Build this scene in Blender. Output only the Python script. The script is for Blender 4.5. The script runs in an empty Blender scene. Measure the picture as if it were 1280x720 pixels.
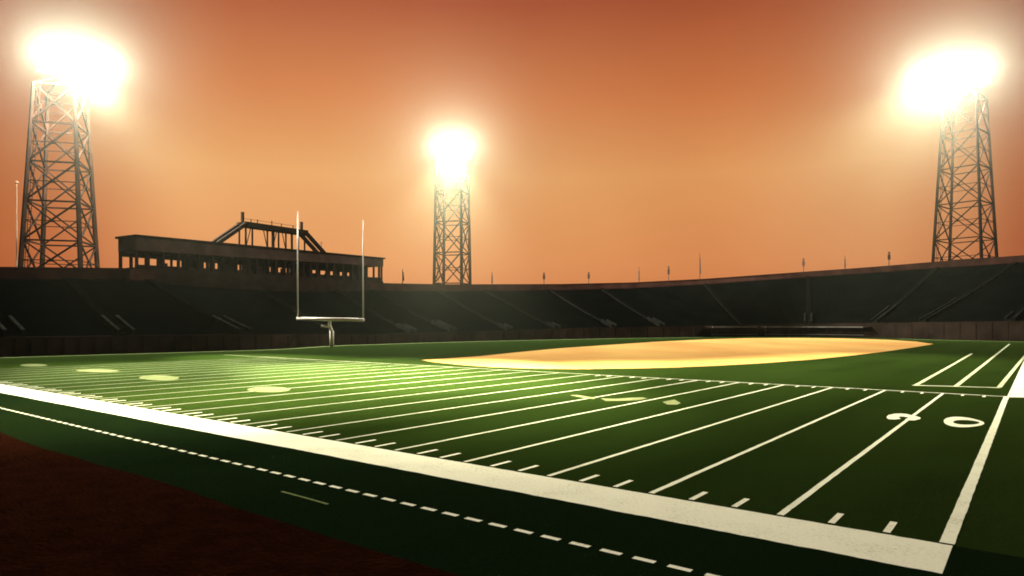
import bpy, bmesh, math, random
import numpy as np
from mathutils import Vector, Matrix
random.seed(7)
sc = bpy.context.scene
COL = sc.collection
R = math.radians
H = 6.1            # eye height above the field, metres
F = 854.0          # focal length in photo pixels (1280 wide)
HY = 405.0         # horizon row in the photo
# world: X right, Y away from the camera, Z up; camera at (0,0,H)

def g(x, y):                    # ground point seen at a photo pixel
    d = F*H/(y-HY)
    return Vector(((x-640)/F*d, d, 0))
def at(x, d, y=None):           # point at depth d in direction x (height from row y)
    return Vector(((x-640)/F*d, d, 0 if y is None else H+(HY-y)/F*d))

# ------------------------------------------------------------------ materials
def new_mat(name):
    m = bpy.data.materials.new(name); m.use_nodes = True
    nt = m.node_tree; b = nt.nodes['Principled BSDF']
    return m, nt, b
def N(nt, t, **kw):
    n = nt.nodes.new(t)
    for k, v in kw.items(): setattr(n, k, v)
    return n
def noise_mat(name, c1, c2, scale=1.0, rough=0.8, bump=0.0, bscale=None, lo=0.35, hi=0.65, metallic=0.0, detail=6, stretch=None, spec=0.3):
    m, nt, b = new_mat(name)
    tc = N(nt, 'ShaderNodeTexCoord'); mp = N(nt, 'ShaderNodeMapping')
    nt.links.new(tc.outputs['Object'], mp.inputs[0])
    if stretch: mp.inputs['Scale'].default_value = stretch
    nz = N(nt, 'ShaderNodeTexNoise'); nz.inputs['Scale'].default_value = scale; nz.inputs['Detail'].default_value = detail
    nt.links.new(mp.outputs[0], nz.inputs['Vector'])
    r = N(nt, 'ShaderNodeValToRGB'); r.color_ramp.elements[0].position = lo; r.color_ramp.elements[1].position = hi
    r.color_ramp.elements[0].color = (*c1, 1); r.color_ramp.elements[1].color = (*c2, 1)
    nt.links.new(nz.outputs['Fac'], r.inputs[0]); nt.links.new(r.outputs[0], b.inputs['Base Color'])
    b.inputs['Roughness'].default_value = rough; b.inputs['Metallic'].default_value = metallic
    b.inputs['Specular IOR Level'].default_value = spec
    if bump:
        n2 = N(nt, 'ShaderNodeTexNoise'); n2.inputs['Scale'].default_value = bscale or scale*4; n2.inputs['Detail'].default_value = 5
        nt.links.new(tc.outputs['Object'], n2.inputs['Vector'])
        bp = N(nt, 'ShaderNodeBump'); bp.inputs['Strength'].default_value = bump; bp.inputs['Distance'].default_value = 0.1
        nt.links.new(n2.outputs['Fac'], bp.inputs['Height']); nt.links.new(bp.outputs[0], b.inputs['Normal'])
    return m

# field axes: U along the near sideline (away to the left), V across the pitch
P0 = g(1183, 681)
_a = g(0, 480.4); U = (_a-P0).normalized()
_b = g(1258, 496); Vv = (_b-P0)
FW = Vv.length; Vv.normalize()
def f(u, v, z=0.0):
    p = P0 + U*u + Vv*v
    return Vector((p.x, p.y, z))
SP = 4.52

def grass_material(name='mown_grass', lo=(0.0018, 0.0060, 0.0020), hi=(0.0125, 0.0250, 0.0052), sheen=0.15):
    m, nt, b = new_mat(name)
    L = nt.links.new
    tc = N(nt, 'ShaderNodeTexCoord')
    # mowing bands across the pitch, irregular
    mp = N(nt, 'ShaderNodeMapping'); mp.inputs['Rotation'].default_value = (0, 0, -math.atan2(Vv.y, Vv.x))
    L(tc.outputs['Object'], mp.inputs[0])
    sep = N(nt, 'ShaderNodeSeparateXYZ'); L(mp.outputs[0], sep.inputs[0])
    wob = N(nt, 'ShaderNodeTexNoise'); wob.inputs['Scale'].default_value = 0.02; wob.inputs['Detail'].default_value = 3
    L(tc.outputs['Object'], wob.inputs['Vector'])
    ma = N(nt, 'ShaderNodeMath', operation='MULTIPLY_ADD'); L(wob.outputs['Fac'], ma.inputs[0]); ma.inputs[1].default_value = 9.0
    L(sep.outputs['Y'], ma.inputs[2])
    sn = N(nt, 'ShaderNodeMath', operation='MULTIPLY'); L(ma.outputs[0], sn.inputs[0]); sn.inputs[1].default_value = 2*math.pi/(2*SP)
    s2 = N(nt, 'ShaderNodeMath', operation='SINE'); L(sn.outputs[0], s2.inputs[0])
    band = N(nt, 'ShaderNodeMapRange'); L(s2.outputs[0], band.inputs[0])
    band.inputs[1].default_value = -0.6; band.inputs[2].default_value = 0.6
    band.inputs[3].default_value = 0.0; band.inputs[4].default_value = 0.13
    big = N(nt, 'ShaderNodeTexNoise'); big.inputs['Scale'].default_value = 0.045; big.inputs['Detail'].default_value = 5; big.inputs['Roughness'].default_value = 0.6
    mp2 = N(nt, 'ShaderNodeMapping'); mp2.inputs['Scale'].default_value = (0.6, 1.6, 1)
    L(tc.outputs['Object'], mp2.inputs[0]); L(mp2.outputs[0], big.inputs['Vector'])
    fine = N(nt, 'ShaderNodeTexNoise'); fine.inputs['Scale'].default_value = 7.0; fine.inputs['Detail'].default_value = 8; fine.inputs['Roughness'].default_value = 0.75
    L(tc.outputs['Object'], fine.inputs['Vector'])
    bg_ = N(nt, 'ShaderNodeMath', operation='MULTIPLY_ADD'); L(big.outputs['Fac'], bg_.inputs[0]); bg_.inputs[1].default_value = 0.45; bg_.inputs[2].default_value = 0.28
    add = N(nt, 'ShaderNodeMath', operation='ADD'); L(bg_.outputs[0], add.inputs[0]); L(band.outputs[0], add.inputs[1])
    fa = N(nt, 'ShaderNodeMath', operation='MULTIPLY_ADD'); L(fine.outputs['Fac'], fa.inputs[0]); fa.inputs[1].default_value = 1.0; L(add.outputs[0], fa.inputs[2])
    r = N(nt, 'ShaderNodeValToRGB'); e = r.color_ramp.elements
    e[0].position = 0.80; e[0].color = (*lo, 1)
    e[1].position = 1.18 if False else 1.0; e[1].color = (*hi, 1)
    L(fa.outputs[0], r.inputs[0]); L(r.outputs[0], b.inputs['Base Color'])
    b.inputs['Roughness'].default_value = 0.9; b.inputs['Specular IOR Level'].default_value = 0.0
    b.inputs['Sheen Weight'].default_value = sheen; b.inputs['Sheen Roughness'].default_value = 0.12; b.inputs['Sheen Tint'].default_value = (0.50, 0.68, 0.10, 1)
    bn = N(nt, 'ShaderNodeTexNoise'); bn.inputs['Scale'].default_value = 14; bn.inputs['Detail'].default_value = 6
    L(tc.outputs['Object'], bn.inputs['Vector'])
    bp = N(nt, 'ShaderNodeBump'); bp.inputs['Strength'].default_value = 0.6; bp.inputs['Distance'].default_value = 0.06
    L(bn.outputs['Fac'], bp.inputs['Height']); L(bp.outputs[0], b.inputs['Normal'])
    return m

def paint_material(name, col, dark, cover=0.5, worn=0.55):
    """chalky field paint that the grass shows through in specks"""
    m, nt, b = new_mat(name); L = nt.links.new
    tc = N(nt, 'ShaderNodeTexCoord')
    n1 = N(nt, 'ShaderNodeTexNoise'); n1.inputs['Scale'].default_value = 9; n1.inputs['Detail'].default_value = 8; n1.inputs['Roughness'].default_value = 0.8
    n2 = N(nt, 'ShaderNodeTexNoise'); n2.inputs['Scale'].default_value = 0.5; n2.inputs['Detail'].default_value = 4
    L(tc.outputs['Object'], n1.inputs['Vector']); L(tc.outputs['Object'], n2.inputs['Vector'])
    mx = N(nt, 'ShaderNodeMath', operation='MULTIPLY_ADD'); L(n2.outputs['Fac'], mx.inputs[0]); mx.inputs[1].default_value = 0.35; L(n1.outputs['Fac'], mx.inputs[2])
    r = N(nt, 'ShaderNodeValToRGB'); e = r.color_ramp.elements
    e[0].position = cover; e[0].color = (*dark, 1); e[1].position = cover+0.2; e[1].color = (*col, 1)
    L(mx.outputs[0], r.inputs[0]); L(r.outputs[0], b.inputs['Base Color'])
    b.inputs['Roughness'].default_value = 0.9; b.inputs['Specular IOR Level'].default_value = 0.0
    bp = N(nt, 'ShaderNodeBump'); bp.inputs['Strength'].default_value = 0.5; bp.inputs['Distance'].default_value = 0.03
    L(n1.outputs['Fac'], bp.inputs['Height']); L(bp.outputs[0], b.inputs['Normal'])
    return m

M = {}
M['grass'] = grass_material()
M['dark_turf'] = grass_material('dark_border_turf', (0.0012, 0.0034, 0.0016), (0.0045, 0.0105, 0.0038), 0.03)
M['paint'] = paint_material('chalk_white', (0.90, 0.90, 0.74), (0.50, 0.50, 0.36), 0.46)
def line_paint():
    m = paint_material('yard_line_chalk', (0.90, 0.91, 0.74), (0.45, 0.48, 0.32), 0.47)
    nt = m.node_tree; L = nt.links.new; b = nt.nodes['Principled BSDF']
    src = b.inputs['Base Color'].links[0].from_socket
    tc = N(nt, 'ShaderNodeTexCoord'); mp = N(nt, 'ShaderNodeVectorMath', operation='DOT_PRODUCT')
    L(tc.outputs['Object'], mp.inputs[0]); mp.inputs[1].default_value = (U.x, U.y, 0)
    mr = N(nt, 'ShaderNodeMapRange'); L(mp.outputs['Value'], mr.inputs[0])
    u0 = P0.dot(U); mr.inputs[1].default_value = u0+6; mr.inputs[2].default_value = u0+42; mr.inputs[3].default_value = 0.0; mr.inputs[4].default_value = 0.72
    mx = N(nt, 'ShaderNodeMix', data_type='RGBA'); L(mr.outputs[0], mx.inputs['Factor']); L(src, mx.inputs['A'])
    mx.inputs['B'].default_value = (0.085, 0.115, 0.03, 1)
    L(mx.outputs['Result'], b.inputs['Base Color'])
    return m
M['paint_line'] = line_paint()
M['paint_thin'] = paint_material('thin_chalk', (0.62, 0.66, 0.46), (0.16, 0.20, 0.09), 0.50)
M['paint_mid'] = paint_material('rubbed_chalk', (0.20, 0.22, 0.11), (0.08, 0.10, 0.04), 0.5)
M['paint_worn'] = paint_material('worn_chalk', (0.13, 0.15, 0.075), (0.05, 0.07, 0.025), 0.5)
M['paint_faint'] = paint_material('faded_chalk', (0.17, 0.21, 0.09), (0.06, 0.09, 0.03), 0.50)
M['sand'] = noise_mat('infield_sand', (0.46, 0.235, 0.078), (0.57, 0.34, 0.115), 0.05, 0.95, 0.4, 3.0, 0.3, 0.62, spec=0.0, detail=10, stretch=(1.0, 0.35, 1))
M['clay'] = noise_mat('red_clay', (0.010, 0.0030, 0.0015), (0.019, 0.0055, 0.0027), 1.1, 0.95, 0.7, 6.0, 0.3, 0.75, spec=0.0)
M['asphalt'] = noise_mat('outer_asphalt', (0.03, 0.03, 0.03), (0.06, 0.055, 0.05), 0.3, 0.9)
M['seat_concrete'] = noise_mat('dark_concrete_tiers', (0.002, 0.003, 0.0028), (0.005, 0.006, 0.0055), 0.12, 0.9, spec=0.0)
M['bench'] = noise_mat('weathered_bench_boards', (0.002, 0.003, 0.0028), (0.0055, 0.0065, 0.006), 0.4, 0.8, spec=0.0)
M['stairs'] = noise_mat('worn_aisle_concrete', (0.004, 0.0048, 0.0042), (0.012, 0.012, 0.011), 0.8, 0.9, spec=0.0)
M['pale_concrete'] = noise_mat('pale_portal_concrete', (0.024, 0.022, 0.019), (0.060, 0.054, 0.046), 0.5, 0.9, spec=0.0)
M['parapet'] = noise_mat('brown_parapet_concrete', (0.030, 0.013, 0.011), (0.058, 0.026, 0.021), 0.15, 0.9, spec=0.0)
M['field_wall'] = noise_mat('brown_padded_wall', (0.014, 0.0095, 0.0075), (0.034, 0.022, 0.017), 0.12, 0.8, spec=0.0)
M['coping'] = noise_mat('pale_rail', (0.07, 0.062, 0.052), (0.13, 0.115, 0.10), 0.3, 0.6)
M['box_dark'] = noise_mat('press_box_cladding', (0.014, 0.009, 0.008), (0.030, 0.019, 0.017), 0.25, 0.85, spec=0.0)
M['fascia'] = noise_mat('press_box_fascia', (0.040, 0.025, 0.022), (0.075, 0.047, 0.040), 0.2, 0.9, spec=0.0)
M['steel'] = noise_mat('rusty_tower_steel', (0.010, 0.005, 0.003), (0.022, 0.010, 0.006), 0.3, 0.8, spec=0.05)
M['housing'] = noise_mat('lamp_housing_grey', (0.08, 0.08, 0.08), (0.16, 0.16, 0.15), 1, 0.5)
M['white_metal'] = noise_mat('white_enamel', (0.78, 0.76, 0.70), (0.85, 0.83, 0.78), 0.8, 0.35)
M['pad'] = noise_mat('post_pad', (0.5, 0.5, 0.42), (0.68, 0.66, 0.55), 1.5, 0.6)
M['pole'] = noise_mat('weathered_pole', (0.05, 0.03, 0.025), (0.09, 0.055, 0.04), 1, 0.6)
M['pale_pole'] = noise_mat('galvanised_pole', (0.14, 0.09, 0.065), (0.20, 0.13, 0.09), 1, 0.8, spec=0.0)
def lens_mat():
    m, nt, b = new_mat('lit_lamp_glass')
    b.inputs['Base Color'].default_value = (0.9, 0.9, 0.85, 1)
    b.inputs['Emission Color'].default_value = (1.0, 0.93, 0.72, 1)
    b.inputs['Emission Strength'].default_value = 14
    # slight uneven glow over the reflector
    tc = N(nt, 'ShaderNodeTexCoord'); nz = N(nt, 'ShaderNodeTexNoise'); nz.inputs['Scale'].default_value = 1.5
    nt.links.new(tc.outputs['Object'], nz.inputs['Vector'])
    r = N(nt, 'ShaderNodeValToRGB'); r.color_ramp.elements[0].color = (1, 0.88, 0.62, 1); r.color_ramp.elements[1].color = (1, 0.97, 0.82, 1)
    nt.links.new(nz.outputs['Fac'], r.inputs[0]); nt.links.new(r.outputs[0], b.inputs['Emission Color'])
    m.cycles.emission_sampling = 'NONE'
    return m
M['lens'] = lens_mat()

# ------------------------------------------------------------------ helpers
def link(name, bm, mat, parent=None, smooth=False):
    me = bpy.data.meshes.new(name); bm.normal_update(); bm.to_mesh(me); bm.free()
    me.materials.append(mat)
    if smooth:
        for p in me.polygons: p.use_smooth = True
    o = bpy.data.objects.new(name, me); COL.objects.link(o)
    if parent: o.parent = parent
    return o
def tag(o, label=None, cat=None, group=None, kind=None):
    if label: o['label'] = label
    if cat: o['category'] = cat
    if group: o['group'] = group
    if kind: o['kind'] = kind
    return o
def empty(name, loc, rz, label, cat, group=None):
    o = bpy.data.objects.new(name, None); COL.objects.link(o)
    o.location = loc; o.rotation_euler = (0, 0, rz)
    o.empty_display_size = 1
    return tag(o, label, cat, group)
def copy_tree(o, parent=None):
    c = o.copy(); COL.objects.link(c); c.parent = parent
    for ch in list(o.children): copy_tree(ch, c)
    return c
def box(bm, cx, cy, cz, sx, sy, sz, rz=0.0):
    m = Matrix.Translation((cx, cy, cz)) @ Matrix.Rotation(rz, 4, 'Z') @ Matrix.Diagonal((sx, sy, sz, 1))
    bmesh.ops.create_cube(bm, size=1, matrix=m)
def bar(bm, a, b, w, n=4, w2=None):
    a = Vector(a); b = Vector(b); d = b-a
    if d.length < 1e-6: return
    q = d.to_track_quat('Z', 'Y').to_matrix().to_4x4()
    m = Matrix.Translation((a+b)/2) @ q @ (Matrix.Rotation(math.pi/4, 4, 'Z') if n == 4 else Matrix())
    bmesh.ops.create_cone(bm, cap_ends=True, segments=n, radius1=w/2*(1.414 if n == 4 else 1), radius2=(w2 or w)/2*(1.414 if n == 4 else 1), depth=d.length, matrix=m)
def poly(bm, pts, z):
    vs = [bm.verts.new((p[0], p[1], z)) for p in pts]
    fc = bm.faces.new(vs); fc.normal_update()
    if fc.normal.z < 0: fc.normal_flip()
def quadstrip(bm, pts, w, z):    # painted line of width w along pts
    L_ = []; R_ = []
    n = len(pts)
    for i, p in enumerate(pts):
        d = (pts[min(i+1, n-1)]-pts[max(i-1, 0)]); d.z = 0; d.normalize()
        nn = Vector((-d.y, d.x, 0))*w/2
        L_.append(p+nn); R_.append(p-nn)
    for i in range(n-1):
        poly(bm, [L_[i], L_[i+1], R_[i+1], R_[i]], z)
def uvrect(bm, u0, u1, v0, v1, z):
    if abs(v1-v0) > 8:          # long yard line: hand-painted, slightly wavering edges
        K = 70; a = []; b = []
        for k in range(K+1):
            v = v0+(v1-v0)*(k/K)**1.6
            a.append(f(u0+random.uniform(-.010, .010), v)); b.append(f(u1+random.uniform(-.010, .010), v))
        for k in range(K): poly(bm, [a[k], b[k], b[k+1], a[k+1]], z)
        return
    poly(bm, [f(u0, v0), f(u1, v0), f(u1, v1), f(u0, v1)], z)
def struct(name, bm, mat, label=None):
    return tag(link(name, bm, mat), label=label, kind='structure')

# ------------------------------------------------------------------ stadium plan
def smooth_curve(pts, x):
    xs = [p[0] for p in pts]; ys = [p[1] for p in pts]
    w = 30
    return float(np.mean([np.interp(x+o, xs, ys) for o in np.linspace(-w, w, 13)]))
BASE = [(-700, 468), (-400, 460), (-200, 452.5), (0, 446), (160, 441.5), (320, 437), (350, 435.6), (400, 432), (480, 429.6), (600, 426.2), (760, 422.8),
        (900, 421), (1010, 420.8), (1100, 422.2), (1200, 425), (1280, 426.5), (1450, 431), (1700, 437), (2000, 444)]
def base_pt(x):
    return at(x, F*H/(smooth_curve(BASE, x)-HY))
TOP = [(-700, 325), (-300, 330), (0, 333.5), (150, 335), (250, 341), (350, 347), (482, 354), (560, 355.5), (700, 355), (790, 353), (880, 348.5), (1000, 340),
       (1080, 334.5), (1165, 327.5), (1280, 319), (1500, 300), (1800, 280), (2200, 260)]
def top_row(x): return float(np.interp(x, [p[0] for p in TOP], [p[1] for p in TOP]))
WALLH = [(-700, 3.6), (300, 3.7), (480, 3.0), (620, 3.6), (760, 4.6), (900, 5.5), (1000, 6.3), (1150, 6.9), (1280, 7.2), (2000, 7.2)]
def wall_h(x): return float(np.interp(x, [p[0] for p in WALLH], [p[1] for p in WALLH]))
xs_all = list(np.arange(-420, 1701, 10.0))
PL = []                     # plan samples: base point, outward normal, wall height, top height
for x in xs_all:
    p = base_pt(x); a = base_pt(x-8); b = base_pt(x+8)
    t = (b-a).normalized(); n = Vector((-t.y, t.x, 0))
    if n.dot(p) < 0: n = -n
    RK = 46.0
    q = p+n*RK
    px = 640+F*q.x/q.y
    zt = H+(HY-top_row(px))/F*q.y
    PL.append((x, p, n, wall_h(x), zt, q, px))
ROWS = 28
PARH = 2.9
def tier_pt(i, k, extra=0.0, up=0.0):
    x, p, n, wh, zt, q, px = PL[i]
    t = k/ROWS
    z = wh + (zt-PARH-wh)*(0.86*t+0.14*t*t)
    return p+n*(1.0+(RK-1.0)*t+extra)+Vector((0, 0, z+up))

def make_stand(i0, i1, label):
    root = empty('grandstand', PL[(i0+i1)//2][1], 0, label, 'grandstand', 'grandstand sections of the stadium bowl')
    off = -root.location
    def V(bm, p): return bm.verts.new(p+off)
    bm = bmesh.new(); prev = None
    for i in range(i0, i1+1):
        col = []
        for k in range(ROWS+1):
            a = tier_pt(i, k)
            if k > 0: 
                b = tier_pt(i, k-1); col.append(V(bm, Vector((a.x, a.y, b.z))))
            col.append(V(bm, a))
        if prev:
            for j in range(len(col)-1): bm.faces.new((prev[j], col[j], col[j+1], prev[j+1]))
        prev = col
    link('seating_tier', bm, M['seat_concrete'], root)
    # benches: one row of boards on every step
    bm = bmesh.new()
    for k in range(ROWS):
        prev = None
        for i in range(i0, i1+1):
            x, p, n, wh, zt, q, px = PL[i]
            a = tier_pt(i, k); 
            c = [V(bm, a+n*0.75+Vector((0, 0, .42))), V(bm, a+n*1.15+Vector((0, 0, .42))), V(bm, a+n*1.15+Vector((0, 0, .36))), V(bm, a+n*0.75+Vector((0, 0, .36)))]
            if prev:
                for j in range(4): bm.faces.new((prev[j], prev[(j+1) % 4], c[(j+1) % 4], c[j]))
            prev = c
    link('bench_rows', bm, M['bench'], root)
    # parapet along the rim and the outer wall behind it
    bm = bmesh.new(); prev = None
    for i in range(i0, i1+1):
        x, p, n, wh, zt, q, px = PL[i]
        zz = (zt-PARH)
        prof = [(0.0, zz-0.3), (0.0, zt-0.35), (-0.25, zt-0.35), (-0.25, zt), (1.0, zt), (1.0, zz-1.5), (0.9, zz-1.5)]
        c = [V(bm, p+n*(RK+o)+Vector((0, 0, z))) for o, z in prof]
        if prev:
            for j in range(len(c)-1): bm.faces.new((prev[j], c[j], c[j+1], prev[j+1]))
        prev = c
    link('parapet', bm, M['parapet'], root)
    bm = bmesh.new(); prev = None
    for i in range(i0, i1+1):
        x, p, n, wh, zt, q, px = PL[i]
        c = [V(bm, p+n*(RK+o)+Vector((0, 0, z))) for o, z in [(0.9, zt-PARH-1.5), (0.9, 0), (0.3, 0), (0.3, zt-PARH-1.5)]]
        if prev:
            for j in range(len(c)-1): bm.faces.new((prev[j], c[j], c[j+1], prev[j+1]))
        prev = c
    link('outer_wall', bm, M['box_dark'], root)
    # joints/buttresses on the outer wall side are out of view; rail on the parapet
    return root

def idx(x): return int(round((x+420)/10))
iA, iB, iC, iD = 0, idx(590), idx(900), len(PL)-1
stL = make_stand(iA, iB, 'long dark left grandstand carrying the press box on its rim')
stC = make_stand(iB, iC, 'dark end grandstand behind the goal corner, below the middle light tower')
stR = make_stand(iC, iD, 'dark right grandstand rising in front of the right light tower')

# aisles running up the tiers, with pale stepped portals at their feet
def aisle(root, xb, portal=1.0, w=2.2):
    i = idx(xb); off = -root.location
    x, p, n, wh, zt, q, px = PL[i]
    t = Vector((n.y, -n.x, 0))
    bm = bmesh.new()
    for k in range(ROWS*2):
        a = tier_pt(i, k/2); b = tier_pt(i, (k+1)/2)
        c = (a+b)/2+off; dz = (b.z-a.z)
        L_ = (Vector((b.x-a.x, b.y-a.y, 0))).length
        box(bm, c.x, c.y, a.z+off.z+dz*0.5+0.10, w, L_, dz+0.3, math.atan2(n.y, n.x)-math.pi/2)
    link('aisle_stairs', bm, M['stairs'], root)
    if portal > 0:
        rz = math.atan2(n.y, n.x)-math.pi/2
        K = max(3, int(7*portal))
        bm = bmesh.new(); cs = []
        for k in range(K*2+1):
            a = tier_pt(i, k/2)+off; b = tier_pt(i, max(0, k-1)/2)+off
            for zz in (b.z+.36, a.z+.36):
                cs.append([bm.verts.new(Vector((a.x, a.y, zz))+t*o) for o in (-w/2+.05, w/2-.05)])
        for c0, c1 in zip(cs[:-1], cs[1:]):
            if (c0[0].co-c1[0].co).length > 1e-4: bm.faces.new((c0[0], c0[1], c1[1], c1[0]))
        link('lower_steps', bm, M['pale_concrete'], root)
        for sd in (-1, 1):
            bm = bmesh.new()
            d = t*(sd*(w/2+0.35)); cs = []
            for k in range(K+1):
                a = tier_pt(i, k)+off+d
                cs.append([bm.verts.new(a+t*o+Vector((0, 0, z))) for o, z in ((-.35, -.4), (-.35, 1.3), (.35, 1.3), (.35, -.4))])
            for c0, c1 in zip(cs[:-1], cs[1:]):
                for q in range(4): bm.faces.new((c0[q], c0[(q+1) % 4], c1[(q+1) % 4], c1[q]))
            bm.faces.new(cs[0]); bm.faces.new(cs[-1][::-1])
            bmesh.ops.recalc_face_normals(bm, faces=bm.faces[:])
            link('aisle_wall', bm, M['stairs'], root)
for xb, pr in ((-300, 1), (-120, 1), (20, 1.0), (160, 1.0), (310, 1.1), (430, 0), (520, 0.7), (570, 0.9)):
    aisle(stL, xb, pr)
for xb, pr in ((640, 0.5), (700, 0.5), (770, 0.6), (830, 0.8)):
    aisle(stC, xb, pr)
for xb, pr in ((930, 0), (1010, 0.8), (1090, 1.2), (1150, 1.6), (1260, 0.4), (1400, 1), (1550, 1)):
    aisle(stR, xb, pr)

# ---- field wall (padded barrier round the field)
def make_wall(i0, i1, label, opening=None):
    root = empty('field_wall', PL[(i0+i1)//2][1], 0, label, 'wall', 'barrier wall round the field')
    off = -root.location
    bm = bmesh.new(); prev = None
    for i in range(i0, i1+1):
        x, p, n, wh, zt, q, px = PL[i]
        c = [bm.verts.new(p+n*o+Vector((0, 0, z))+off) for o, z in [(0.0, -0.2), (0.0, wh-0.25), (0.9, wh-0.25), (0.9, -0.2)]]
        if prev:
            for j in range(4): bm.faces.new((prev[j], c[j], c[(j+1) % 4], prev[(j+1) % 4]))
        prev = c
    link('wall_panels', bm, M['field_wall'], root)
    bm = bmesh.new(); prev = None
    for i in range(i0, i1+1):
        x, p, n, wh, zt, q, px = PL[i]
        c = [bm.verts.new(p+n*o+Vector((0, 0, z))+off) for o, z in [(-0.12, wh-0.25), (-0.12, wh), (1.0, wh), (1.0, wh-0.25)]]
        if prev:
            for j in range(4): bm.faces.new((prev[j], c[j], c[(j+1) % 4], prev[(j+1) % 4]))
        prev = c
    link('coping', bm, M['field_wall'], root)
    bm = bmesh.new()
    for i in range(i0, i1+1, 2):       # padded joints
        x, p, n, wh, zt, q, px = PL[i]
        c = p+off-n*0.05
        box(bm, c.x, c.y, wh/2-0.2, 0.25, 0.2, wh-0.4, math.atan2(n.y, n.x)-math.pi/2)
    link('joint_strips', bm, M['box_dark'], root)
    return root
make_wall(iA, idx(470), 'low brown barrier wall along the foot of the left stand')
make_wall(idx(470), idx(900), 'brown barrier wall behind the infield tip, right of the goal post')
make_wall(idx(900), iD, 'tall brown barrier wall along the foot of the right stand')

# ---- dugouts by the right wall
def dugout(xa, xb, label):
    i0, i1 = idx(xa), idx(xb)
    root = empty('dugout', PL[(i0+i1)//2][1]-PL[(i0+i1)//2][2]*3, 0, label, 'dugout', 'dugouts at the foot of the right stand')
    off = -root.location
    def sweep(name, prof, mat):
        bm = bmesh.new(); prev = None; first = None
        for i in range(i0, i1+1):
            x, p, n, wh, zt, q, px = PL[i]
            c = [bm.verts.new(p+n*o+Vector((0, 0, z))+off) for o, z in prof]
            if prev:
                m = len(c)
                for j in range(m): bm.faces.new((prev[j], c[j], c[(j+1) % m], prev[(j+1) % m]))
            else: first = c
            prev = c
        bm.faces.new(first); bm.faces.new(list(reversed(prev)))
        return link(name, bm, mat, root)
    sweep('roof', [(-5.5, 4.3), (-5.5, 4.6), (-0.3, 5.0), (-0.3, 4.7)], M['box_dark'])
    sweep('roof_edge', [(-5.9, 4.45), (-5.9, 5.0), (-5.51, 5.0), (-5.51, 4.45)], M['coping'])
    sweep('front_rail', [(-5.3, 1.1), (-5.3, 1.25), (-5.15, 1.25), (-5.15, 1.1)], M['coping'])
    sweep('bench', [(-2.2, 0.4), (-2.2, 0.55), (-1.4, 0.55), (-1.4, 0.4)], M['bench'])
    for i in range(i0, i1+1, 3):
        x, p, n, wh, zt, q, px = PL[i]
        bm = bmesh.new(); c = p-n*5.2+off
        bar(bm, (c.x, c.y, 0), (c.x, c.y, 4.32), 0.28, 8)
        link('post', bm, M['box_dark'], root)
dugout(880, 940, 'left dugout with pale roof edge beyond the bright sand infield')
dugout(950, 1090, 'longer right dugout with pale roof edge beyond the infield')

# ------------------------------------------------------------------ ground
def inner_loop(off=0.0):
    return [PL[i][1]+PL[i][2]*off for i in range(len(PL))]
bm = bmesh.new(); S = 900
bmesh.ops.create_grid(bm, x_segments=2, y_segments=2, size=S, matrix=Matrix.Translation((0, 200, -0.012)))
struct('ground', bm, M['asphalt'], 'dark ground outside and under the stadium')
# field grass: closed polygon following the barrier wall and running behind the camera
lp = inner_loop(0.5)
bm = bmesh.new()
pts = [Vector((lp[0].x, -120, 0))]+lp+[Vector((lp[-1].x, -120, 0))]
poly(bm, pts, 0.0)
bmesh.ops.triangulate(bm, faces=bm.faces[:])
struct('grass_field', bm, M['grass'], 'green mown playing field')
# clay apron in front of the camera
vd = (g(430, 675)-P0).dot(Vv)
bm = bmesh.new()
# solve v for the clay edge in the oblique (U,V) frame
def uv(p):
    d = p-P0; det = U.x*Vv.y-U.y*Vv.x
    return ((d.x*Vv.y-d.y*Vv.x)/det, (U.x*d.y-U.y*d.x)/det)
vclay = uv(g(430, 675))[1]; vdash = uv(g(430, 611.5))[1]; vband = uv(g(1172, 716.5))[1]; vband2 = uv(g(200, 535))[1]
edge = []
for k in range(0, 61):
    u = -40+k*3.5
    edge.append(f(u, vclay+0.12*math.sin(u*0.31)+0.07*math.sin(u*1.13+1)+0.05*math.sin(u*2.9)))
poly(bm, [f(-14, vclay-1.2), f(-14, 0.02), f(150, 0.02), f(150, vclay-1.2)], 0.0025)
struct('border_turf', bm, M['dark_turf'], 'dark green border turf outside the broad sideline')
bm = bmesh.new()
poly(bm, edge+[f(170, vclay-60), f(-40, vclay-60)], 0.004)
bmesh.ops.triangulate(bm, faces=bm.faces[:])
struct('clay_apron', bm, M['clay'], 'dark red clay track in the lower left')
# sand infield
out = [(527, 450), (560, 448), (600, 445.2), (640, 441), (700, 435.3), (760, 431.2), (820, 427.2), (880, 424.3), (930, 422.8), (1000, 422.4), (1060, 423.2), (1110, 424.8), (1145, 427), (1167, 430),
       (1145, 433.8), (1110, 439), (1070, 443.8), (1020, 449), (960, 453.5), (900, 457), (840, 459.4), (780, 460.8), (720, 461.4), (660, 460.6), (610, 458.6), (570, 455.6), (540, 452.4)]
bm = bmesh.new(); poly(bm, [g(*p) for p in out], 0.006); bmesh.ops.triangulate(bm, faces=bm.faces[:])
struct('sand_infield', bm, M['sand'], 'bright orange sand infield')

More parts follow.
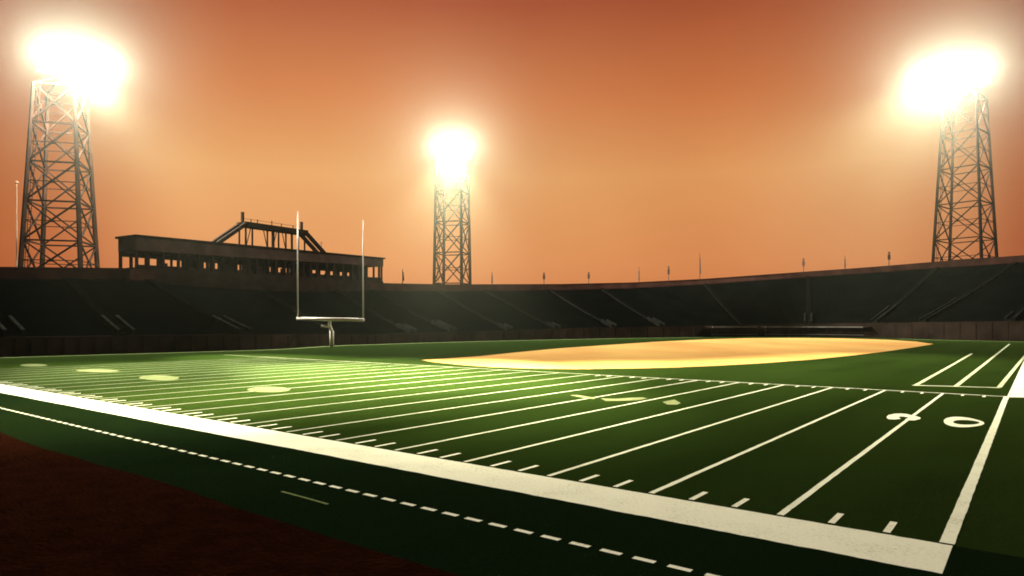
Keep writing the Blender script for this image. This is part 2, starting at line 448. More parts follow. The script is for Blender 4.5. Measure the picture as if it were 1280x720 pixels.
# ------------------------------------------------------------------ painted markings
Z = 0.010
bm = bmesh.new()
n = 60; pts = []
for k in range(n): pts.append((-0.15+k*3.4, 0))
a = []; b = []; u = -0.15
while u < 150:
    a.append(f(u, vband+random.uniform(-.03, .03))); b.append(f(u, random.uniform(-.02, .02))); u += 0.25+u*0.02
for k in range(len(a)-1): poly(bm, [a[k], a[k+1], b[k+1], b[k]], Z)
struct('sideline_band', bm, M['paint'], 'broad white painted sideline')
bm = bmesh.new()
k = 0; u = -6.0
while u < 150:
    uvrect(bm, u, u+0.62, vdash-0.10, vdash+0.10, Z); u += 0.98
struct('dashed_line', bm, M['paint'], 'thin dashed line outside the sideline')
bm = bmesh.new()
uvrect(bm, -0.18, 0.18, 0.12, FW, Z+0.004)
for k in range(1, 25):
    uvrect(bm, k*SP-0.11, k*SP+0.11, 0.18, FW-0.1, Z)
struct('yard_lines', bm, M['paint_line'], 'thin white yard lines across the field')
bm = bmesh.new()
for k in range(0, 24):
    for q in (1, 2):
        u = (k+q/3)*SP
        uvrect(bm, u-0.10, u+0.10, 0.22, 1.55, Z)
        if k < 9: uvrect(bm, u-0.10, u+0.10, FW-1.4, FW-0.25, Z)
struct('hash_marks', bm, M['paint'], 'short hash marks along both sidelines')
bm = bmesh.new()
uvrect(bm, -0.2, 125, FW+0.0, FW+0.30, Z)
struct('far_sideline', bm, M['paint_line'], 'thin far sideline')
def pxpoly(bm, pts, z=Z): poly(bm, [g(*p) for p in pts], z)
def pxline(bm, pts, w, z=Z): quadstrip(bm, [g(*p) for p in pts], w, z)
bm = bmesh.new()
pxpoly(bm, [(1258.5, 496.6), (1290, 430), (1500, 436), (1500, 500)])
bmesh.ops.triangulate(bm, faces=bm.faces[:])
struct('far_band', bm, M['paint'], 'broad white band at the right edge')
bm = bmesh.new()
pxline(bm, [(1140, 481.6), (1200, 483.2), (1250, 484.8)], 0.7)
pxline(bm, [(1145, 481.5), (1180, 462), (1215, 442)], 0.40, Z+.004)
pxline(bm, [(1195, 482.8), (1230, 455.5), (1262, 430)], 0.40, Z+.004)
pxline(bm, [(1249, 484.2), (1268, 461), (1290, 434)], 0.40, Z+.004)
struct('practice_grid_lines', bm, M['paint_thin'], 'lines of the smaller grid at the right')
# far edge line along the barrier wall
bm = bmesh.new()
quadstrip(bm, [PL[i][1]-PL[i][2]*4.5 for i in range(0, idx(880))], 2.2, Z)
quadstrip(bm, [PL[i][1]-PL[i][2]*9 for i in range(idx(1150), idx(1600))], 2.6, Z)
struct('far_edge_line', bm, M['paint_faint'], 'pale line along the far edge of the grass')
# yard numbers: "2" and "0", and the flattened marks further off
def ring(bm, outer, inner, z):
    n = len(outer)
    for i in range(n):
        j = (i+1) % n
        poly(bm, [g(*outer[i]), g(*outer[j]), g(*inner[j]), g(*inner[i])], z)
bm = bmesh.new()
o_ = []; i_ = []
for k in range(28):
    a = 2*math.pi*k/28
    ox = 1204+ (25.5 if math.cos(a) > 0 else 24.5)*math.cos(a)+ (1.0*math.cos(a) if math.cos(a) > 0 else 0); oy = 528+6.3*math.sin(a)*(1-0.22*math.cos(a))+1.3*math.cos(a)
    ix = 1208+16.5*math.cos(a); iy = 528.2+2.9*math.sin(a)*(1-0.15*math.cos(a))+0.5*math.cos(a)
    o_.append((ox, oy)); i_.append((ix, iy))
ring(bm, o_, i_, Z+.004)
struct('yard_number', bm, M['paint'], 'painted number 0')
bm = bmesh.new()
pxpoly(bm, [(1108.2, 521.2), (1111, 518.8), (1118, 517.4), (1126, 517.1), (1134, 517.9), (1140, 519.4), (1146, 520.6), (1151, 522.4), (1150, 524), (1143, 525.8), (1136, 525.6),
            (1131, 524.2), (1134, 523.2), (1136, 522.2), (1130, 521.0), (1124, 520.9), (1124, 522.4), (1126, 523.6), (1119, 524.6), (1111, 524.2), (1108.6, 522.8)], Z+.004)
bmesh.ops.triangulate(bm, faces=bm.faces[:])
struct('yard_number', bm, M['paint'], 'painted number 2')
bm = bmesh.new()
def pxoval(cx, cy, rx, ry, sk=0.0):
    pxpoly(bm, [(cx+rx*math.cos(a), cy+ry*math.sin(a)+sk*math.cos(a)) for a in [2*math.pi*k/20 for k in range(20)]], Z+.004)
pxoval(42, 456.6, 17, 1.7); pxoval(122, 463.4, 27, 1.9, 0.3); pxoval(199, 472.4, 25, 3.2, 0.4); pxoval(336, 487, 27, 3.5)
bmesh.ops.triangulate(bm, faces=bm.faces[:])
struct('number_marks', bm, M['paint_worn'], 'worn oval number marks far down the field')
bm = bmesh.new()
pxpoly(bm, [(751, 498.2), (770, 498.6), (790, 497.2), (804, 496.9), (809, 498.2), (800, 500.2), (780, 501.2), (757, 501.4)], Z+.004)
pxpoly(bm, [(828, 502.5), (838, 500.6), (843, 499.6), (851, 504), (846, 506), (834, 505.8)], Z+.004)
pxpoly(bm, [(712, 494.2), (722, 493.8), (745, 497.6), (742, 499), (730, 497.6)], Z+.004)
bmesh.ops.triangulate(bm, faces=bm.faces[:])
struct('number_marks', bm, M['paint_mid'], 'flattened painted marks further down the field')
bm = bmesh.new()
pxline(bm, [(352, 614.5), (380, 622), (410, 630.5)], 0.12)
struct('faint_dash', bm, M['paint_faint'], 'short faint dash outside the dashed line')

# ------------------------------------------------------------------ goal post
gp = g(413, 433.4)
D = gp.y
s = D/F                        # metres per photo pixel at that distance
root = empty('goal_post', (gp.x, gp.y, 0), 0, 'white goal post with tall uprights before the left stand', 'goal post')
zc = H+(HY-400.0)*s
hw = 41*s
bm = bmesh.new(); bar(bm, (-hw-0.2, 0, zc+0.35), (hw+0.2, 0, zc), 0.95, 14)
link('crossbar', bm, M['white_metal'], root, True)
for sg, yt in ((-1, 264.0), (1, 275.0)):
    bm = bmesh.new(); bar(bm, (sg*hw, 0, zc-0.1), (sg*hw*0.995, 0, H+(HY-yt)*s), 0.42, 14, 0.24)
    link('upright', bm, M['white_metal'], root, True)
bm = bmesh.new()
prev = Vector((-0.4, 1.0, 0))
path = [Vector((0.15, 0.9, 0)), Vector((0.1, 0.9, 3.2)), Vector((-0.1, 0.8, 4.9)), Vector((-0.35, 0.5, 5.9)), Vector((-0.25, 0.2, 6.5)), Vector((0, 0, zc+0.1))]
for a, b in zip(path[:-1], path[1:]): bar(bm, a, b, 0.8, 14)
for a in path[1:-1]: bmesh.ops.create_uvsphere(bm, u_segments=12, v_segments=8, radius=0.42, matrix=Matrix.Translation(a))
link('gooseneck', bm, M['white_metal'], root, True)
bm = bmesh.new(); bar(bm, (0.15, 0.9, 0), (0.1, 0.9, 4.3), 1.15, 16); link('post_pad', bm, M['pad'], root, True)
bm = bmesh.new(); bar(bm, (-2.6, 0.4, 5.6), (-0.3, 0.7, 5.2), 0.5, 8); box(bm, -1.4, .5, 5.5, 1.6, .5, .4); link('bracket', bm, M['white_metal'], root)

# ------------------------------------------------------------------ press box on the left rim
# its foot follows the rim from photo column 145 to 482
ring_px = [PL[i][6] for i in range(len(PL))]
def rim_at(px):
    xs = ring_px; 
    qx = np.interp(px, xs, [PL[i][5].x for i in range(len(PL))]); qy = np.interp(px, xs, [PL[i][5].y for i in range(len(PL))])
    qz = np.interp(px, xs, [PL[i][4] for i in range(len(PL))])
    return Vector((qx, qy, qz))
A = rim_at(178); B = rim_at(482)
A2 = Vector((A.x, A.y, 0)); B2 = Vector((B.x, B.y, 0))
ax = (B2-A2).normalized(); LN = (B2-A2).length; nb = Vector((-ax.y, ax.x, 0))
if nb.dot(A2) < 0: nb = -nb
zb = min(A.z, B.z)-1.0
zroofA = H+(HY-293.5)/F*A.y; zroofB = H+(HY-322)/F*B.y
proot = empty('press_box', A2+nb*1.2, math.atan2(ax.y, ax.x), 'long brown open press box along the left stand rim', 'press box')
ZR = zroofA
def zr(t): return zroofA+(zroofB-zroofA)*t
def lbox(bm, x0, x1, y0, y1, z0a, z1a, z0b=None, z1b=None):
    """box along the press box axis with end heights a (x0) and b (x1)"""
    z0b = z0a if z0b is None else z0b; z1b = z1a if z1b is None else z1b
    v = [bm.verts.new(c) for c in [(x0, y0, z0a), (x0, y1, z0a), (x0, y1, z1a), (x0, y0, z1a), (x1, y0, z0b), (x1, y1, z0b), (x1, y1, z1b), (x1, y0, z1b)]]
    for q in ((0, 1, 2, 3), (7, 6, 5, 4), (0, 4, 5, 1), (1, 5, 6, 2), (2, 6, 7, 3), (3, 7, 4, 0)): bm.faces.new([v[i] for i in q])
DP = 9.0
sgn = 1 if (Matrix.Rotation(math.atan2(ax.y, ax.x), 3, 'Z') @ Vector((0, 1, 0))).dot(nb) > 0 else -1
def floor_z(t): return A.z+(B.z-A.z)*t
bm = bmesh.new()
fa = 4.3
lbox(bm, -1.0, LN, 0*sgn, DP*sgn, zr(0)-fa, zr(0)-0.6, zr(1)-fa+0.8, zr(1)-0.5)
link('roof_fascia', bm, M['fascia'], proot)
bm = bmesh.new(); lbox(bm, -1.6, LN+0.5, -0.7*sgn, (DP+0.5)*sgn, zr(0)-0.597, zr(0), zr(1)-0.497, zr(1)); link('roof_slab', bm, M['box_dark'], proot)
bm = bmesh.new(); lbox(bm, -1.0, LN, 0, DP*sgn, zb-3, A.z+0.6, zb-3, B.z+0.8); link('base_wall', bm, M['box_dark'], proot)
# posts on front and back, window piers of uneven width
rnd = random.Random(3)
x = -1.0; posts = []
while x < LN-1:
    posts.append(x); x += rnd.choice([3.0, 3.6, 4.6])
for x in posts+[LN-0.8]:
    t = max(0, x)/LN
    for yy in (0.15, DP-0.8):
        bm = bmesh.new(); lbox(bm, x, x+rnd.uniform(.5, .8), yy*sgn, (yy+0.6)*sgn, A.z+0.5+(B.z-A.z)*t, zr(t)-fa+0.9*t+0.1)
        link('column', bm, M['box_dark'], proot)
# back wall with irregular open bays
SOL = [(13.5, 16.5), (41, 52), (56, 60), (62, 68), (72, 77), (84, 92), (96, 101), (104, 109), (114, 117), (121, 125), (133, 142), (146, 150), (155, 160), (164, 170), (174, 178), (182, 200)]
sc_ = LN/200.0 if LN > 0 else 1
for a_, b_ in SOL:
    bm = bmesh.new()
    x0, x1 = a_*sc_, min(b_*sc_, LN)
    lbox(bm, x0, x1, (DP-0.1)*sgn, (DP+0.2)*sgn, A.z+(B.z-A.z)*x0/LN+0.3, zr(x0/LN)-3, B.z*0+A.z+(B.z-A.z)*x1/LN+0.3, zr(x1/LN)-3)
    link('back_wall', bm, M['box_dark'], proot)
# head band that lowers the openings towards the far end, sill, desks
bm = bmesh.new()
lbox(bm, -0.9, LN-0.1, (DP-0.3)*sgn, (DP-0.101)*sgn, zr(0)-fa-1.2, zr(0)-fa+0.3, zr(1)-fa-1.8, zr(1)-fa+1.1)
link('window_head', bm, M['box_dark'], proot)
bm = bmesh.new()
lbox(bm, -0.9, LN-0.1, 0.85*sgn, 1.0*sgn, A.z+0.55, A.z+1.4, B.z+0.7, B.z+2.2)
link('window_sill', bm, M['box_dark'], proot)
for k in range(20):
    x0 = rnd.uniform(2, LN-6); t = x0/LN; bm = bmesh.new()
    lbox(bm, x0, x0+rnd.uniform(.6, 2.2), 4*sgn, 4.6*sgn, floor_z(t)+0.5, floor_z(t)+rnd.uniform(2.5, 4.6))
    link('partition', bm, M['box_dark'], proot)

# ---- rooftop camera gantry
def on_roof(px):     # distance along the press box seen at column px
    best = min(np.arange(0, LN, 0.25), key=lambda t: abs(640+F*(A2+ax*t+nb*5).x/(A2+ax*t+nb*5).y-px)); return float(best)
x1, x2, x3, x4 = on_roof(268), on_roof(303), on_roof(378), on_roof(402)
def zrow(xl, y): 
    p = A2+ax*xl+nb*5; return H+(HY-y)/F*p.y
groot = empty('roof_gantry', A2+ax*x1+nb*5.0, math.atan2(ax.y, ax.x), 'dark raised steel gantry on the press box roof', 'gantry')
def GP(x, z, y=0.0): return (x-x1, y*sgn, z)
bm = bmesh.new()
za, zb2 = zrow(x2, 280.5), zrow(x3, 291.0)
for yy in (-1.6, 1.6): bar(bm, GP(x2-0.5, za, yy), GP(x3+0.5, zb2, yy), 1.5)
for k in range(9):
    t = k/8; bar(bm, GP(x2+(x3-x2)*t, za+(zb2-za)*t, -1.6), GP(x2+(x3-x2)*t, za+(zb2-za)*t, 1.6), 0.6)
link('top_beam', bm, M['steel'], groot)
for (xa, zA, xb, zB) in ((x1, zr(x1/LN)-0.1, x2, za), (x4, zr(x4/LN)-0.1, x3, zb2)):
    bm = bmesh.new()
    for yy in (-1.6, 1.6): bar(bm, GP(xa, zA, yy), GP(xb, zB, yy), 1.1)
    link('sloping_brace', bm, M['steel'], groot)
for px in (303, 311, 338, 344.5, 361.5, 368.5, 377):
    xx = on_roof(px); bm = bmesh.new(); t = (xx-x2)/(x3-x2)
    for yy in (-1.6, 1.6): bar(bm, GP(xx, zr(xx/LN)-0.1, yy), GP(xx+rnd.uniform(-.1, .1), za+(zb2-za)*t, yy), 0.42)
    link('gantry_post', bm, M['steel'], groot)
for (pa, pb) in ((311, 318), (338, 333), (361, 356), (344, 350)):
    xa, xb = on_roof(pa), on_roof(pb); bm = bmesh.new()
    bar(bm, GP(xa, zr(xa/LN)-0.1, 1.6), GP(xb, za+(zb2-za)*(xb-x2)/(x3-x2), 1.6), 0.22)
    link('diagonal_tie', bm, M['steel'], groot)
bm = bmesh.new()
for px, hh in ((303, 3.4), (314, 1.4), (322, 1.7), (340, 2.0), (352, 1.5), (366, 1.4), (376.5, 3.2)):
    xx = on_roof(px); t = (xx-x2)/(x3-x2); zz = za+(zb2-za)*t+0.6
    bar(bm, GP(xx, zz), GP(xx, zz+hh), 0.75 if hh > 3 else 0.22)
bar(bm, GP(x2+.5, za+2.0), GP(x3-.3, zb2+2.0), 0.10)
link('railing', bm, M['steel'], groot)
# mast on the roof right of the gantry
px_ = on_roof(399); p_ = A2+ax*px_+nb*4
mr = empty('roof_mast', (p_.x, p_.y, zr(px_/LN)), 0, 'thin antenna mast on the press box roof beside the gantry', 'mast')
bm = bmesh.new(); bar(bm, (0, 0, -.05), (0, 0, 4.2), 0.18, 6); link('shaft', bm, M['pole'], mr)
bm = bmesh.new(); bar(bm, (-.7, 0, 3.6), (.7, 0, 3.6), 0.14, 6); bar(bm, (-.5, 0, 2.9), (.5, 0, 2.9), 0.12, 6); link('aerial', bm, M['pole'], mr)

# ------------------------------------------------------------------ light towers
GLOW = []
def tower(px, depth, row_top, hw_b, hw_t, row_bot, rack, label, panel_px, seed):
    """legs at +-hw_b photo px on row_bot, +-hw_t on row_top"""
    rr = random.Random(seed)
    s = depth/F
    root = empty('light_tower', ((px-640)*s, depth, 0), 0, label, 'light tower', 'floodlight towers behind the stands')
    az_ = math.atan2((px-640), F); th0 = math.atan(0.5); th = th0-az_
    def z_of(row): return H+(HY-row)*s
    zb_, zt_ = z_of(row_bot), z_of(row_top)
    def rad(z):
        t = (z-zb_)/(zt_-zb_); return (hw_b+(hw_t-hw_b)*t)*s*math.cos(az_)/math.cos(th0)
    def leg(k, z):
        a = th+k*math.pi/2; r_ = rad(z); return Vector((r_*math.cos(a), r_*math.sin(a), z))
    for k in range(4):
        bm = bmesh.new(); bar(bm, leg(k, 0), leg(k, zt_), 1.25, 4, 0.85); link('tower_leg', bm, M['steel'], root)
    ph = panel_px*s
    lv = []; z = zt_
    while z > 0: lv.append(z); z -= ph*(1+0.0*len(lv))
    lv.append(0.0)
    for k in range(4):
        bm = bmesh.new()
        for i in range(len(lv)-1):
            a0, a1 = leg(k, lv[i]), leg((k+1) % 4, lv[i]); b0, b1 = leg(k, lv[i+1]), leg((k+1) % 4, lv[i+1])
            bar(bm, a0, a1, 0.5)
            bar(bm, a0, b1, 0.42); bar(bm, a1, b0, 0.5)
            m0, m1 = (a0+b0)/2, (a1+b1)/2; c = (a0+a1+b0+b1)/4
            bar(bm, m0, c, 0.26); bar(bm, m1, c, 0.26)
            bmesh.ops.create_cube(bm, size=0.9, matrix=Matrix.Translation(c))
        link('lattice_face', bm, M['steel'], root)
    bm = bmesh.new()      # ladder up one leg
    a, b = leg(2, 0), leg(2, zt_); of = Vector((1.4, -0.2, 0))
    for o2 in (Vector((0, 0, 0)), Vector((0.9, 0, 0))): bar(bm, a+of+o2, b+of+o2, 0.16)
    nrg = int(zt_/1.0)
    for k in range(nrg):
        p = a.lerp(b, k/nrg)+of; bar(bm, p, p+Vector((.9, 0, 0)), 0.1)
    link('ladder', bm, M['steel'], root)
    # lamp rack
    rw, rh, rcx, rrow, yaw = rack
    rc = Vector((rcx*s, -0.6, z_of(rrow)))
    W_, H_ = rw*s, rh*s
    rx = Vector((math.cos(yaw), math.sin(yaw), 0)); fn = Vector((math.sin(yaw), -math.cos(yaw), 0))   # rack axis, facing
    bm = bmesh.new()
    NR, NC = 5, 9
    for r_ in range(NR):
        zz = -H_/2+H_*(r_+.5)/NR; bar(bm, rc-rx*W_/2+Vector((0, 0, zz)), rc+rx*W_/2+Vector((0, 0, zz)), 0.4)
    for c_ in range(NC+1):
        xx = -W_/2+W_*c_/NC; bar(bm, rc+rx*xx+Vector((0, 0, -H_/2)), rc+rx*xx+Vector((0, 0, H_/2)), 0.3)
    for k in range(4): bar(bm, leg(k, zt_), rc+rx*((-1 if k in (1, 2) else 1)*W_*0.2)+Vector((0, 0, -H_/2)), 0.35)
    link('lamp_rack', bm, M['steel'], root)
    tilt = 0.28
    for r_ in range(NR):
        for c_ in range(NC):
            q = rc+rx*(-W_/2+W_*(c_+.5)/NC)+Vector((0, 0, -H_/2+H_*(r_+.5)/NR))+fn*0.55
            d = (fn+Vector((0, 0, -tilt))).normalized()
            hr = min(W_/NC, H_/NR)*0.42
            bm = bmesh.new(); bar(bm, q, q+d*1.0, hr*1.2, 12, hr*2); lo = link('floodlight', bm, M['housing'], root)
            bm = bmesh.new(); bar(bm, q+d*1.003, q+d*1.08, hr*1.8, 12); link('lens', bm, M['lens'], lo)
    return root, rc+root.location, rx, fn, W_, H_, root.location

T = []
T.append(tower(76, 222, 112, 48, 33, 335, (80, 34, 20, 84, R(40)), 'tall left light tower, nearest, beside the press box', 48, 1))
T.append(tower(565.5, 335, 203, 22.5, 20, 355, (40, 26, 3, 188, R(0)), 'small distant middle light tower behind the end stand', 38, 2))
T.append(tower(1206, 348, 124, 40, 27, 327, (80, 32, -18, 99, R(-40)), 'tall right light tower behind the right stand', 44, 3))

# ------------------------------------------------------------------ rim posts
def rim_post(px, ytop, kind, label, w=0.42):
    q = rim_at(px); s = q.y/F
    hgt = H+(HY-ytop)*s-q.z
    r_ = empty('rim_post', (q.x, q.y, q.z), 0, label, 'post', 'posts along the stadium rim')
    bm = bmesh.new(); bar(bm, (0, 0.5, -.3), (0, 0.5, hgt), w, 8, w*0.7); link('shaft', bm, M['pole'], r_)
    bm = bmesh.new()
    if kind == 'box': box(bm, 0, 0.5, hgt*0.62, 1.1, .7, hgt*0.38); box(bm, 0.0, 0.5, hgt*0.92, 0.8, .5, hgt*0.12)
    elif kind == 'flag':
        for k in range(5): bar(bm, (0.25, 0.5, hgt*(0.2+0.12*k)), (0.30, 0.5, hgt*(0.33+0.12*k)), 0.9-0.12*k, 6, 0.8-0.14*k)
    else: bar(bm, (0, 0.5, hgt*0.12), (0, 0.5, hgt*0.72), 0.75, 8, 0.6)
    link('lamp_box' if kind == 'box' else ('furled_flag' if kind == 'flag' else 'sleeve'), bm, M['pole'], r_)
    return r_
rim_post(503, 336.5, 'flag', 'post on the rim just right of the press box')
rim_post(615, 340, 'sleeve', 'first short rim post right of the middle light tower')
rim_post(680, 340.5, 'box', 'second short rim post right of the middle light tower')
rim_post(736, 340, 'box', 'short post on the lowest stretch of rim, third from middle tower')
rim_post(799, 333.5, 'sleeve', 'sleeved rim post where the right-hand rim starts to climb')
rim_post(836, 332.5, 'box', 'boxed rim post just left of the tallest rim post')
rim_post(875, 316, 'flag', 'tallest thin rim post with furled flag, above the infield')
rim_post(1005, 322.5, 'box', 'rim post midway between tallest post and right tower')
rim_post(1057, 319.5, 'sleeve', 'sleeved rim post, second left from the right tower')
rim_post(1112, 314.5, 'box', 'boxed rim post nearest left of the right tower')
fp = at(21, 232)
fr = empty('flagpole', fp, 0, 'pale slender flagpole at far left beside the left tower', 'flagpole')
bm = bmesh.new(); bar(bm, (0, 0, 0), (0, 0, H+(HY-228)/F*232), 0.6, 10, 0.3); link('shaft', bm, M['pale_pole'], fr, True)
bm = bmesh.new(); bmesh.ops.create_uvsphere(bm, u_segments=12, v_segments=8, radius=0.5, matrix=Matrix.Translation((0, 0, H+(HY-228)/F*232))); link('finial', bm, M['pale_pole'], fr, True)

# ------------------------------------------------------------------ lamps (the lit floodlight banks)
LC = (1.0, 0.96, 0.77)
def point(p, power, rad=0.8, col=LC):
    l = bpy.data.lights.new('floodlight_glow', 'POINT'); l.energy = power; l.shadow_soft_size = rad; l.color = col
    o = bpy.data.objects.new('floodlight_glow', l); COL.objects.link(o); o.location = p; return o
def spot(p, tgt, power, ang, blend=1.0, rad=1.5, col=LC):
    l = bpy.data.lights.new('floodlight_beam', 'SPOT'); l.energy = power; l.spot_size = ang; l.spot_blend = blend; l.shadow_soft_size = rad; l.color = col
    o = bpy.data.objects.new('floodlight_beam', l); COL.objects.link(o); o.location = p
    o.rotation_euler = (Vector(tgt)-Vector(p)).to_track_quat('-Z', 'Y').to_euler(); return o
PK = .4; SK = 6; AK = .12; WK = 1
PW = [5.6e6*PK, 4.6e6*PK, 7.8e6*PK]
for (rt, c, rx, fn, W_, H_, loc), pw in zip(T, PW):
    for k in (-0.42, -0.21, 0, 0.21, 0.42):
        point(c+rx*(W_*k)+fn*6.5, pw/5, 0.8)
mt = T[1]
LW = (1.0, 0.93, 0.60)
for ti, tx, ty, pw, an in ((1, 450, 463, 0.85e7*SK, 7.4), (1, 610, 468, 0.85e7*SK, 7.4), (0, 450, 466, 0.8e7*SK, 10), (0, 330, 449, 0.26e7*SK, 13), (0, 215, 466, 0.26e7*SK, 13), (0, 100, 468, 0.10e7*SK, 15), (2, 560, 474, 1.1e7*SK, 7), (2, 1090, 458, 0.42e7*SK, 11), (2, 820, 470, 0.4e7*SK, 8)):
    spot(T[ti][1]+T[ti][3]*6, g(tx, ty), pw, R(an), col=LW)
spot(T[2][1]+T[2][3]*3.6, g(780, 441), 1.0e7*AK, R(20))
spot(T[2][1]+T[2][3]*3.6, g(930, 436), 0.8e7*AK, R(22))

# ------------------------------------------------------------------ haze
bm = bmesh.new()
box(bm, 0, 200, 114, 1850, 1850, 232)
m = bpy.data.materials.new('dusk_haze'); m.use_nodes = True; nt = m.node_tree
for n_ in list(nt.nodes): nt.nodes.remove(n_)
o_ = nt.nodes.new('ShaderNodeOutputMaterial'); pv = nt.nodes.new('ShaderNodeVolumePrincipled')
pv.inputs['Color'].default_value = (0.86, 0.95, 0.83, 1); pv.inputs['Density'].default_value = 0.14e-4; pv.inputs['Anisotropy'].default_value = 0.90
nt.links.new(pv.outputs[0], o_.inputs['Volume'])
hz = link('haze', bm, m); tag(hz, 'thin warm dusk haze filling the stadium', 'haze', kind='stuff')

# mist spheres added round the three lamp banks to make their halos
def mist(c, rad, dens, label):
    m = bpy.data.materials.new('halo_mist'); m.use_nodes = True; nt = m.node_tree; L = nt.links.new
    for n_ in list(nt.nodes): nt.nodes.remove(n_)
    o_ = nt.nodes.new('ShaderNodeOutputMaterial'); pv = nt.nodes.new('ShaderNodeVolumePrincipled')
    pv.inputs['Color'].default_value = (0.80, 0.95, 0.86, 1); pv.inputs['Anisotropy'].default_value = 0.55
    tc = N(nt, 'ShaderNodeTexCoord'); ln = N(nt, 'ShaderNodeVectorMath', operation='LENGTH'); L(tc.outputs['Object'], ln.inputs[0])
    mr = N(nt, 'ShaderNodeMapRange'); L(ln.outputs['Value'], mr.inputs[0]); mr.inputs[1].default_value = 0; mr.inputs[2].default_value = rad; mr.inputs[3].default_value = 1; mr.inputs[4].default_value = 0
    pw = N(nt, 'ShaderNodeMath', operation='POWER'); L(mr.outputs[0], pw.inputs[0]); pw.inputs[1].default_value = 0.95
    mu = N(nt, 'ShaderNodeMath', operation='MULTIPLY'); L(pw.outputs[0], mu.inputs[0]); mu.inputs[1].default_value = dens
    L(mu.outputs[0], pv.inputs['Density']); L(pv.outputs[0], o_.inputs['Volume'])
    bm = bmesh.new(); bmesh.ops.create_icosphere(bm, subdivisions=3, radius=rad)
    o = link('haze', bm, m); o.location = c; tag(o, label, 'haze', kind='stuff')
MK = 1.8
mist(T[0][1]+T[0][3]*4, 54, 2.0e-4*MK, 'added halo mist round the left lamp bank')
mist(T[1][1]+T[1][3]*4, 66, 1.7e-4*MK, 'added halo mist round the middle lamp bank')
mist(T[2][1]+T[2][3]*4, 86, 2.1e-4*MK, 'added halo mist round the right lamp bank')

# ------------------------------------------------------------------ sky
SUN_AZ = R(-13); SUN_EL = R(2.0)
w = bpy.data.worlds.new('World'); sc.world = w; w.use_nodes = True
nt = w.node_tree; L = nt.links.new
bg = nt.nodes['Background']
sky = N(nt, 'ShaderNodeTexSky'); sky.sky_type = 'NISHITA'; sky.sun_disc = False
sky.sun_elevation = SUN_EL; sky.sun_rotation = SUN_AZ; sky.dust_density = 8; sky.air_density = 2
tc = N(nt, 'ShaderNodeTexCoord'); sep = N(nt, 'ShaderNodeSeparateXYZ'); L(tc.outputs['Generated'], sep.inputs[0])
# elevation gradient of the smoky dusk air
el = N(nt, 'ShaderNodeMath', operation='ARCSINE'); L(sep.outputs['Z'], el.inputs[0])
mr_ = N(nt, 'ShaderNodeMapRange'); L(el.outputs[0], mr_.inputs[0]); mr_.inputs[1].default_value = 0.0; mr_.inputs[2].default_value = R(50)
rp = N(nt, 'ShaderNodeValToRGB'); cr = rp.color_ramp
stops = [(0.0, (0.62, 0.19, 0.068)), (0.10, (0.74, 0.29, 0.105)), (0.24, (0.77, 0.355, 0.130)), (0.36, (0.62, 0.205, 0.070)), (0.50, (0.38, 0.086, 0.034)), (0.75, (0.16, 0.045, 0.022)), (1.0, (0.05, 0.018, 0.012))]
cr.elements[0].position = 0; cr.elements[0].color = (*stops[0][1], 1)
cr.elements[1].position = 1; cr.elements[1].color = (*stops[-1][1], 1)
for p_, c_ in stops[1:-1]:
    e = cr.elements.new(p_); e.color = (*c_, 1)
L(mr_.outputs[0], rp.inputs[0])
# afterglow plus the lamps' wide glow painted into the sky; darker to sides
az = N(nt, 'ShaderNodeMath', operation='ARCTAN2'); L(sep.outputs['X'], az.inputs[0]); L(sep.outputs['Y'], az.inputs[1])
mza = N(nt, 'ShaderNodeMapRange'); L(az.outputs[0], mza.inputs[0]); mza.inputs[1].default_value = R(-60); mza.inputs[2].default_value = R(60)
mz = N(nt, 'ShaderNodeValToRGB'); mz.color_ramp.interpolation = 'EASE'
azs = [(-60, (.22, .17, .15)), (-43, (.36, .19, .15)), (-35, (.68, .48, .42)), (-24, (1.04, 1.10, 1.12)), (-8, (1.10, 1.20, 1.24)), (4, (1.0, 1.0, .98)), (16, (.92, .84, .78)), (28, (.90, .93, .98)), (32.5, (.80, .76, .78)), (37, (.55, .38, .37)), (43, (.32, .22, .22)), (60, (.22, .15, .14))]
ce = mz.color_ramp.elements
ce[0].position = 0; ce[0].color = (*azs[0][1], 1); ce[1].position = 1; ce[1].color = (*azs[-1][1], 1)
for a_, c_ in azs[1:-1]:
    e = ce.new((a_+60)/120); e.color = (*c_, 1)
L(mza.outputs[0], mz.inputs[0])
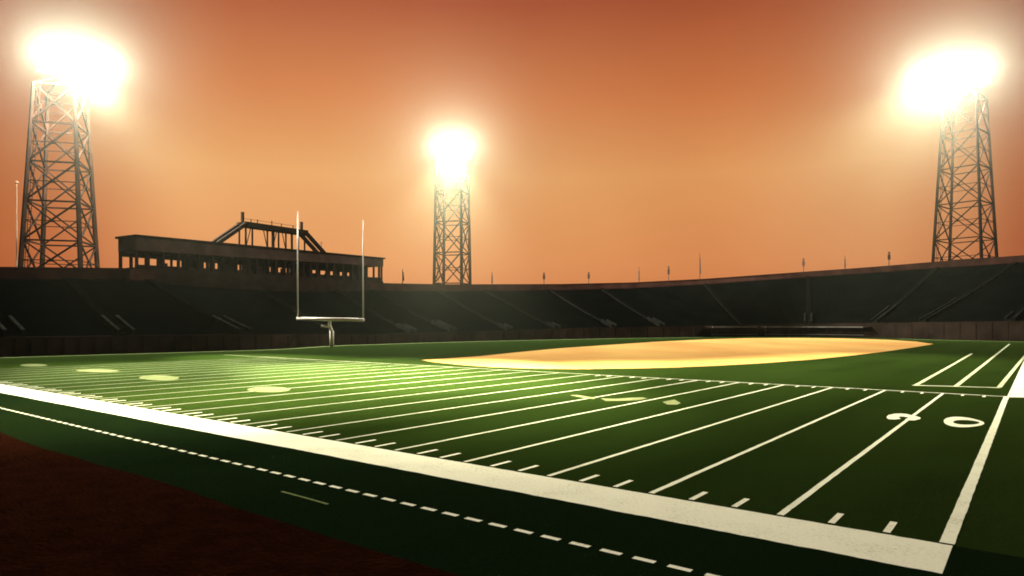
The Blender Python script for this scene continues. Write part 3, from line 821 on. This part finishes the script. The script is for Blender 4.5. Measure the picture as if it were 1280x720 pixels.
# faint smoke streaks
nz = N(nt, 'ShaderNodeTexNoise'); nz.inputs['Scale'].default_value = 2.2; nz.inputs['Detail'].default_value = 4
L(tc.outputs['Generated'], nz.inputs['Vector'])
nr = N(nt, 'ShaderNodeMapRange'); L(nz.outputs['Fac'], nr.inputs[0]); nr.inputs[3].default_value = 0.86; nr.inputs[4].default_value = 1.14
m1 = N(nt, 'ShaderNodeVectorMath', operation='MULTIPLY'); L(mz.outputs[0], m1.inputs[0]); L(rp.outputs[0], m1.inputs[1])
vm = N(nt, 'ShaderNodeVectorMath', operation='SCALE'); L(m1.outputs[0], vm.inputs[0]); L(nr.outputs[0], vm.inputs['Scale'])
vs = N(nt, 'ShaderNodeVectorMath', operation='SCALE'); L(sky.outputs[0], vs.inputs[0]); vs.inputs['Scale'].default_value = 0.004
va = N(nt, 'ShaderNodeVectorMath', operation='ADD'); L(vm.outputs[0], va.inputs[0]); L(vs.outputs[0], va.inputs[1])
L(va.outputs[0], bg.inputs[0]); bg.inputs[1].default_value = WK

sl = bpy.data.lights.new('sun', 'SUN'); sl.energy = 0.02; sl.angle = R(2); sl.color = (1, .55, .3)
so = bpy.data.objects.new('sun', sl); COL.objects.link(so)
dv = Vector((math.sin(SUN_AZ)*math.cos(SUN_EL), math.cos(SUN_AZ)*math.cos(SUN_EL), math.sin(SUN_EL)))
so.rotation_euler = dv.to_track_quat('Z', 'Y').to_euler()

# ------------------------------------------------------------------ camera
cd = bpy.data.cameras.new('camera'); cam = bpy.data.objects.new('camera', cd); COL.objects.link(cam)
cam.location = (0, 0, H); cam.rotation_euler = (R(90), 0, 0)
cd.sensor_width = 36; cd.lens = 36*F/1280; cd.shift_y = (HY-360)/1280
cd.clip_start = 0.1; cd.clip_end = 6000
sc.camera = cam
sc.view_settings.view_transform = 'Standard'; sc.view_settings.look = 'None'
sc.view_settings.exposure = 0; sc.view_settings.gamma = 1
sc.cycles.volume_bounces = 0; sc.cycles.max_bounces = 4; sc.cycles.diffuse_bounces = 2
sc.cycles.sample_clamp_indirect = 3
sc.cycles.filter_width = 1.8
sc.cycles.use_denoising = True
